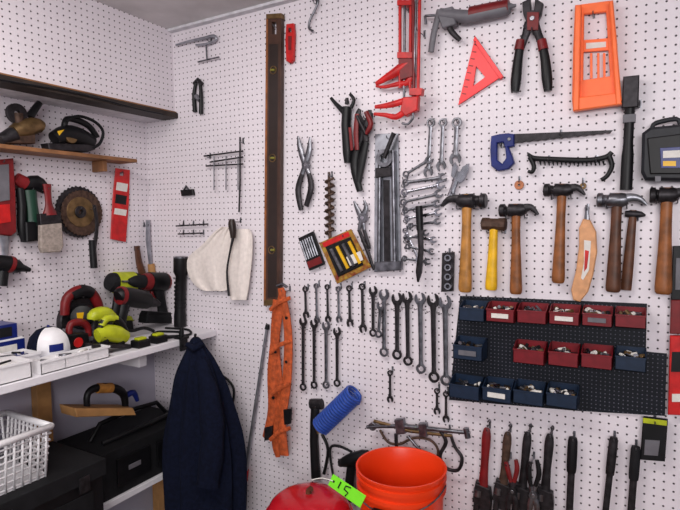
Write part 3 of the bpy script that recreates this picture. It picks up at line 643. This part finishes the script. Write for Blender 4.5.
b=LB('sanding_sponge_holder',.03); b.poly([(-4,160),(14,158),(16,190),(17,232),(12,236),(-4,234)],'dred',off=.02,th=.03,ch=.004); b.poly([(-2,165),(9,164),(10,200),(-2,202)],'grey',off=.05,th=.004); b.rod([(4,236,5),(5,248,3.4),(5,256,3)],'alu',flat=.4); b.poly([(-2,205),(10,204),(11,222),(-2,224)],'red',off=.05,th=.003); b.hook(4,162,.055); b.done()
b=LB('putty_knife',.046); b.rod([(94,205,2),(97,225,2),(94,250,2.4),(93,268,2.8)],'dsteel',flat=.5,sub=3); b.rod([(92,240,3.4),(94,268,3.6)],'black'); b.hook(94,209,.05); b.done()
b=LB('wood_chisel',.024); b.rod([(148,220,2.6),(148,240,2.8),(151,266,2.4)],'alu',flat=.4); b.rod([(151,264,3.4),(153,282,4)],'pine',sub=2); b.hook(148,226,.03); b.done()
b=LB('rasp_file',.02); b.rod([(137,246,3),(139,262,3.6),(143,276,4.2),(146,290,4)],'woodd',sub=3,flat=.6); b.hook(138,250,.026); b.done()
b=LB('impact_driver',.05); b.rod([(-8,262,8),(8,264,8.5),(18,267,6.5),(22,268,4),(30,270,2)],'black',n=14); b.rod([(4,268,5),(2,286,5)],'black',flat=.8); b.rod([(8,264,8.8),(12,265,8.6)],'dred',n=14); b.hook(14,273,.055); b.done()

# ---------------------------------------------------------------- tools on the small plank
P1=Plane('X',-.14)
b=B('angle_grinder',P1,0); 
b.rod([(14,138,7),(24,134,9),(36,131,8),(42,133,6)],'brass',n=16,sub=3); b.rod([(14,140,8),(6,144,7),(0,146,6)],'dsteel',n=14); b.disc(18,119,10,'dsteel',off=-.008,th=.016,hole=3); b.rod([(18,119,5),(19,132,5)],'rust'); b.rod([(30,122,4),(37,112,3.4),(40,108,3)],'black',sub=2); b.poly([(4,140),(36,140),(36,149),(6,149)],'rust',off=-.02,th=.04,ch=.003)
b.done(rest=1.7945)
b=B('belt_sander',P1,.01)
b.rod([(54,142,7),(66,137,9),(80,140,9),(92,146,7)],'black',n=16,sub=3); b.poly([(48,146),(94,147),(96,152),(88,155),(50,153)],'dsteel',off=-.015,th=.05,ch=.003)
b.rod([(64,132,3),(67,122,3),(80,124,3.2),(90,130,3),(97,140,3)],'black',sub=4); b.disc(72,140,6,'brass',off=.03,th=.012)
b.rod([(66,124,1.5),(78,119,1.5),(94,124,1.5),(103,134,1.5),(100,146,1.5),(92,151,1.5)],'blackm',off=.03,sub=5); b.poly([(58,134),(67,132),(69,138),(60,140)],'yellow',off=.035,th=.004); b.done(rest=1.7945)

# ---------------------------------------------------------------- main shelf items
P2=Plane('X',-.06)
def onshelf(px,py,X):
    d=ray(px,py); t=(X-CAM.x)/d.x; return CAM+d*t
b=B('baseball_cap')
cy_=onshelf(50,330,.03).y; ccx=.02
prof=[(.070,0),(.074,.02),(.073,.05),(.064,.082),(.042,.106),(.016,.116),(.002,.117)]
b.lathe((ccx,cy_,SZ+.002),prof,'navy')
vs=[];fs=[]
PP=cr(prof[:6],3)
for i,(r,z) in enumerate(PP):
    for k in range(13):
        a=-1.1+1.7*k/12; vs.append(Vector((ccx+(r+.0018)*math.cos(a),cy_+(r+.0018)*math.sin(a),SZ+.002+z)))
for i in range(len(PP)-1):
    for k in range(12): fs.append([i*13+k,i*13+k+1,(i+1)*13+k+1,(i+1)*13+k])
b.add(vs,fs,'white')
for a0,a1,z0,z1,mm in ((-.55,.1,.035,.062,'blue'),(-1.1,.6,.008,.016,'yellow')):
    vs=[];fs=[]
    for k in range(9):
        a=a0+(a1-a0)*k/8
        for z in (z0,z1): vs.append(Vector((ccx+(.0768)*math.cos(a),cy_+.0768*math.sin(a),SZ+.002+z)))
    for k in range(8): fs.append([2*k,2*k+2,2*k+3,2*k+1])
    b.add(vs,fs,mm)
vs=[];fs=[]
for i in range(13):
    a=-1.4+2.2*i/12
    for r_,z in ((.068,.02),(.10,.02),(.135-.02*abs(i-6)/6,.006)): vs.append(Vector((ccx+r_*math.cos(a),cy_+r_*math.sin(a),SZ+.003+z)))
for i in range(12):
    for j in range(2): fs.append([i*3+j,i*3+j+1,i*3+j+4,i*3+j+3])
k=len(vs); vs2=[v-Vector((0,0,.003)) for v in vs]; b.add(vs+vs2,fs+[[q+k for q in f][::-1] for f in fs],'blue'); b.ball((ccx,cy_,SZ+.120),.006,'blue',8)
b.done(rest=SZ+.0005)
def drill(px,by,s,body,acc,off,flip=1,pl=P2,name='cordless_drill'):
    b=B(name,pl,off); py=by-38*s; f=lambda x,y,r=None:(px+flip*x*s,py+y*s) if r is None else (px+flip*x*s,py+y*s,r*s)
    b.rod([f(-16,-1,4),f(-15,-1,7),f(-12,0,8),f(4,0,8.2),f(8,0,7)],'blackm' if body!='black' else 'dred',n=16)
    b.rod([f(-11,0,8.6),f(3,0,8.8)],body,n=16)
    b.rod([f(8,0,6.5),f(10,0,6),f(15,0,5.5),f(20,0,3),f(21,0,2)],'blackm',n=14); b.rod([f(21,0,1),f(27,0,1)],'steel',n=6)
    b.rod([f(-5,4,6),f(-7,12,5),f(-9,22,4.6),f(-10,30,5.6)],acc,flat=.8,sub=3); b.rod([f(0,8,1.6),f(0,12,1.8),f(-3,16,1.4)],'dred',sub=2)
    b.poly([f(-22,28),f(3,27),f(5,31),f(-22,32)],body,off=off-.022,th=.05,ch=.003)
    b.poly([f(-22,31),f(4,30),f(5,38),f(-21,38)],acc,off=off-.025,th=.056,ch=.004)
    b.poly([f(-8,-3),f(2,-3),f(2,2),f(-8,2)],acc,off=off+.011*s,th=.006); b.done(rest=SZ+.0005)
b=B('circular_saw',P2,-.06)
c0=P2.to2(82,306,-.05)
b.poly2([b.circ(c0,.098,30,0,180)+[(c0[0]-.098,c0[1]-.02),(c0[0]+.098,c0[1]-.02)]],-.08,.03,'dsteel',.004)
b.disc(82,306,17,'steel',off=-.085,th=.004)
b.rod([(82,302,12,-.05),(82,302,13,-.02),(82,302,11,.0),(82,302,6,.006)],'black',n=20)
b.rod([(64,300,4.5),(66,284,5),(78,276,5.5),(90,278,5),(97,289,5),(100,300,4)],'dred',sub=4,off=-.04,flat=.9)
b.rod([(70,281,5.8),(82,276,6.4),(90,279,6)],'black',off=-.04,sub=2)
b.poly([(56,322),(106,322),(107,326),(56,326)],'alu',off=-.1,th=.12,ch=.002)
b.poly([(76,298),(89,297),(89,305),(77,306)],'yellow',off=.006,th=.001,ch=.0002)
b.done(rest=SZ+.0005)
drill(128,326,1.25,'lime','black',-.09,1)
drill(152,328,1.1,'black','blackm',-.035,-1)
b=B('heavy_duty_drill',P2,.07); b.rod([(118,304,6),(122,303,9),(138,306,9.5),(148,308,8)],'black',n=16,sub=2); b.rod([(120,303,9.2),(123,303,9.4)],'dred',n=16); b.rod([(148,308,6),(156,310,4),(160,311,2)],'dsteel',n=12); b.rod([(126,308,6),(123,322,5.2),(120,336,6)],'black',sub=3,flat=.8); b.rod([(120,336,1.6),(132,338,1.6),(144,335,1.6),(154,338,1.6)],'blackm',sub=4); b.done(rest=SZ+.0005)
b=B('orbital_sander',P2,.10); b.rod([(92,308,5),(94,304,7),(104,303,8),(112,308,6)],'lime',n=14,sub=3); b.rod([(103,308,8.5),(103,322,8.5),(103,330,10)],'black',n=18); b.rod([(103,330,11.5),(103,334,12)],'dsteel',n=20); b.rod([(110,306,4.5),(117,312,5),(119,316,3.4)],'black',sub=2); b.done(rest=SZ+.0005)
b=B('power_planer',P2,.08); b.poly([(66,318),(88,317),(90,330),(88,334),(65,334)],'black',off=.06,th=.05,ch=.004); b.rod([(68,318,3.4),(70,308,3.6),(80,306,4),(87,311,3.4),(88,320,3)],'dred',sub=4,off=.085); b.disc(78,326,5,'red',off=.11,th=.003); b.rod([(64,322,4),(61,318,4.4)],'black',off=.085); b.done(rest=SZ+.0005)
b=B('jig_saw',P2,.215); b.rod([(97,326,7),(106,323,8.5),(118,325,8.5),(126,328,6)],'lime',n=14,sub=2,flat=.8); b.rod([(100,318,3),(105,310,3.4),(118,311,3.4),(125,322,3.4)],'black',sub=4); b.rod([(101,316,3.4),(106,309,3.8),(116,309,3.6)],'lime',sub=3); b.poly([(93,334),(131,335),(131,339),(93,338)],'dsteel',off=.19,th=.05); b.rod([(104,328,5),(104,335,4)],'black'); b.rod([(120,328,5),(120,336,4)],'black'); b.poly([(104,322),(118,321),(118,328),(104,328)],'black',off=.233,th=.004); b.done(rest=SZ+.0005)
b=B('tool_battery'); 
for y in (-.40,-.31): b.box((.165,y-.03,SZ+.0005),(.215,y+.03,SZ+.03),'black'); b.box((.175,y-.02,SZ+.03),(.205,y+.02,SZ+.04),'lime')
b.done(bev=.003)
b=B('power_cord'); b.sweep([Vector(p) for p in cr([(.10,-.22,SZ+.006),(.16,-.26,SZ+.006),(.19,-.20,SZ+.006),(.14,-.14,SZ+.006),(.08,-.15,SZ+.006),(.06,-.2,SZ+.012),(.12,-.28,SZ+.014),(.2,-.25,SZ+.016),(.21,-.15,SZ+.006),(.12,-.08,SZ+.006),(.0,-.1,SZ+.006)],6)],[.005]*61,'blackm',8,N=Vector((0,0,1))); b.done()
def tray(name,X0,X1,Y0,Y1,z,h,m,div=3,items=8,cols=('blue','red','steel','black','yellow')):
    b=B(name); t=.003
    b.box((X0,Y0,z),(X1,Y1,z+t),m)
    for a,c in (((X0,Y0),(X0+t,Y1)),((X1-t,Y0),(X1,Y1)),((X0,Y0),(X1,Y0+t)),((X0,Y1-t),(X1,Y1))): b.box((a[0],a[1],z),(c[0],c[1],z+h),m)
    b.box((X1,Y0-.003,z+h-.008),(X1+.004,Y1+.003,z+h),m)
    for i in range(1,div): y=Y0+(Y1-Y0)*i/div; b.box((X0,y-.001,z),(X1,y+.001,z+h*.9),m)
    for i in range(items):
        p=Vector((random.uniform(X0+.03,X1-.03),random.uniform(Y0+.03,Y1-.03),z+h*random.uniform(.6,.95))); d=Vector((random.uniform(-1,1),random.uniform(-1,1),random.uniform(-.1,.1))).normalized()*random.uniform(.01,.025)
        b.sweep([p-d,p+d],[random.uniform(.003,.007)]*2,random.choice(cols),8)
    b.box((X0+.004,Y0+.004,z+.004),(X1-.004,Y1-.004,z+h*.5),'paper'); b.done()
tray('parts_tray',.165,.222,-.83,-.57,SZ+.0005,.045,'white',3,9,('white','grey','paper','steel'))
tray('parts_tray',.0,.22,-1.12,-.86,SZ+.0005,.06,'white',2,16,('blue','paper','grey','black','red'))
tray('parts_tray',.0,.10,-.845,-.76,SZ+.0005,.05,'white',2,8,('blue','grey','black'))
b=B('small_parts_case'); b.box((-.19,-.95,SZ+.0005),(-.06,-.72,SZ+.075),'blue'); b.box((-.06,-.93,SZ+.015),(-.058,-.75,SZ+.06),'paper'); b.box((-.188,-.948,SZ+.075),(-.062,-.722,SZ+.081),'white')
b.box((-.18,-.94,SZ+.081),(-.07,-.74,SZ+.135),'blue'); b.box((-.07,-.92,SZ+.09),(-.068,-.76,SZ+.125),'blackm'); b.done(bev=.003)
b=B('screwdriver')
b.sweep([(.08,-1.0,SZ+.075),(.12,-.93,SZ+.075)],[.008,.009],'black',10,N=Vector((0,0,1))); b.sweep([(.12,-.93,SZ+.075),(.15,-.87,SZ+.075)],[.003,.002],'steel',8,N=Vector((0,0,1)))
b.done(rest=SZ+.061)

# ---------------------------------------------------------------- below the shelf
b=B('toolbox'); b.box((-.02,-1.2,.4105),(.28,-.66,.60),'black'); b.box((-.03,-1.21,.60),(.29,-.65,.66),'blackm'); b.box((.29,-.76,.575),(.298,-.72,.63),'dsteel'); b.box((.29,-1.02,.575),(.298,-.98,.63),'dsteel'); b.box((.28,-1.1,.44),(.284,-.7,.56),'blackm'); b.done(bev=.006)
b=B('laundry_basket'); x0,x1,y0,y1,z0,z1=.0,.235,-1.2,-.84,.667,.845
fl=.018
def ring(z,e,r):
    P=[Vector((x0-e,y0-e,z)),Vector((x1+e,y0-e,z)),Vector((x1+e,y1+e,z)),Vector((x0-e,y1+e,z))]
    for i in range(4): b.sweep([P[i],P[(i+1)%4]],[r,r],'white',8,N=Vector((0,0,1)))
b.box((x0,y0,z0),(x1,y1,z0+.006),'white')
for i in range(8): ring(z0+.01+i*(z1-z0-.02)/7,fl*i/7,.0035 if i<7 else .011)
def slat(p,q): b.sweep([p,q],[.0045,.0045],'white',6)
for i in range(15):
    y=y0+(y1-y0)*i/14; slat(Vector((x1,y,z0)),Vector((x1+fl,y,z1))); slat(Vector((x0,y,z0)),Vector((x0-fl,y,z1)))
for i in range(11):
    x=x0+(x1-x0)*i/10; slat(Vector((x,y1,z0)),Vector((x,y1+fl,z1))); slat(Vector((x,y0,z0)),Vector((x,y0-fl,z1)))
b.done(rest=.6605)
b=B('tool_bag'); b.box((-.15,-.56,.4105),(.14,-.08,.60),'blackm'); b.sweep([(-.02,-.5,.6),(-.02,-.45,.66),(-.02,-.3,.67),(-.02,-.15,.66),(-.02,-.1,.6)],[.01]*5,'black',10); b.box((.14,-.5,.45),(.152,-.34,.56),'black'); b.box((.14,-.3,.45),(.152,-.14,.56),'black')
for y in (-.42,-.22): b.box((.152,y-.03,.50),(.155,y+.03,.52),'grey')
b.sweep([(.06,-.5,.61),(.10,-.3,.63),(.05,-.12,.61)],[.012]*3,'black',8,N=Vector((0,0,1))); b.done(bev=.012)
P3=Plane('X',.02)
b=B('grout_float',P3,0); b.poly([(76,426),(134,424),(137,431),(78,435)],'pine',off=-.05,th=.1,ch=.003); b.rod([(88,427,3),(88,412,3.4),(96,405,4),(112,404,4.4),(124,410,4),(126,426,3)],'black',sub=4); b.rod([(98,405,5),(112,404,5)],'woody',n=12); b.rod([(126,412,3),(134,408,3),(138,416,2)],'blue',sub=3); b.done(rest=.676)

# ---------------------------------------------------------------- bucket & jar on low bench
def dpt(px,py,t): return CAM+ray(px,py)*t
c=dpt(401,466,1.80); zr=c.z; BZ=zr-.37
b=B('plastic_bucket'); C0=(c.x,c.y,BZ)
b.lathe(C0,[(.001,.001),(.125,.001),(.13,.006),(.142,.30),(.150,.302),(.150,.315),(.143,.317),(.144,.335),(.151,.337),(.151,.350),(.145,.352),(.146,.364),(.152,.366),(.152,.372),(.146,.372),(.142,.366),(.138,.30),(.124,.012),(.001,.01)],'bucket',n=64)
h=[]
for i in range(21):
    a=math.pi*i/20; h.append(Vector(C0)+Vector((.156*math.cos(a),-.155*math.sin(a)*.97,.34-.06*math.sin(a))))
b.sweep(h,[.0025]*21,'steel',6); b.box((C0[0]-.03,C0[1]-.17,BZ+.272),(C0[0]+.03,C0[1]-.148,BZ+.29),'black')
b.done()
j=dpt(309,506,1.78)
b=B('apple_cookie_jar'); J=(j.x,j.y,BZ+.0005)
prof=[(.001,0),(.08,.0),(.12,.04),(.14,.11),(.146,.17),(.142,.205),(.147,.208),(.147,.216),(.14,.22),(.128,.245),(.10,.265),(.06,.276),(.03,.278),(.001,.276)]
zt=j.z-BZ+.045; k=zt/.278; b.lathe(J,[(max(r,.001),max(z,0)*k) for r,z in cr(prof,3)],'applered',n=56)
top=Vector((j.x,j.y,BZ+.275*k)); b.sweep([top-Vector((0,0,.004)),top+Vector((0,0,.012)),top+Vector((.01,0,.02))],[.012,.009,.010],'woodd',10)
for a,l in ((-2.2,.06),(-1.2,.05),(-.1,.035)):
    d=Vector((math.cos(a),math.sin(a),0)); b.sweep([top+d*.008,top+d*(l*.5+.01),top+d*(l+.01)-Vector((0,0,.004))],[.006,.018,.003],'applegr',10,flat=.2,N=Vector((0,0,1)))
b.done()
b=B('price_tag',Plane('Y',j.y-.10),0)
b.poly([(333,474),(366,496),(360,508),(328,485)],'ltag',off=0,th=.001,ch=.0002,holes=[[(333,480),(335,481),(334,483.5),(332,482)]])
b.rod([(333,481,.5),(322,478,.5),(312,480,.6,.0)],'paper',off=.002,sub=2)
b.rod([(341,482,.7),(338,488,.7)],'black',off=.002);b.rod([(351,488,.7),(346,486,.7),(344,489,.7),(348,493,.7),(345,496,.7)],'black',off=.002); b.done()
b=B('low_bench'); b.box((.75,-.56,BZ-.03),(2.2,-.10,BZ-.001),'plank')
for x in (.8,2.12):
    for y in (-.52,-.15): b.box((x,y,0),(x+.04,y+.04,BZ-.03),'pine')
b.done(bev=.002)

# ---------------------------------------------------------------- lights, camera
w=bpy.data.worlds.new('World'); bpy.context.scene.world=w; w.use_nodes=True
bg=w.node_tree.nodes['Background']; bg.inputs[0].default_value=(.95,.94,1,1); bg.inputs[1].default_value=.55
def area(n,loc,tgt,sx,sy,e,c):
    l=bpy.data.lights.new(n,'AREA'); l.shape='RECTANGLE'; l.size=sx; l.size_y=sy; l.energy=e; l.color=c
    o=bpy.data.objects.new(n,l); bpy.context.collection.objects.link(o); o.location=loc
    o.rotation_euler=(Vector(tgt)-Vector(loc)).to_track_quat('-Z','Y').to_euler(); return o
area('daylight_opening',(2.7,-3.7,2.1),(1.0,0,1.75),1.8,.9,80,(1,.97,.975))
area('upper_left_fill',(.9,-1.3,ZC-.03),(.8,-.9,0),1.2,.3,20,(1,.95,.92))  # added fill light, no known fixture; brightens the upper left walls
cd=bpy.data.cameras.new('Camera'); co=bpy.data.objects.new('Camera',cd); bpy.context.collection.objects.link(co)
cd.sensor_width=36; cd.lens=36*F/680; cd.clip_start=.02
co.matrix_world=Matrix(((RT.x,UP.x,-FW.x,CAM.x),(RT.y,UP.y,-FW.y,CAM.y),(RT.z,UP.z,-FW.z,CAM.z),(0,0,0,1)))
bpy.context.scene.camera=co
bpy.context.scene.view_settings.view_transform='Standard'
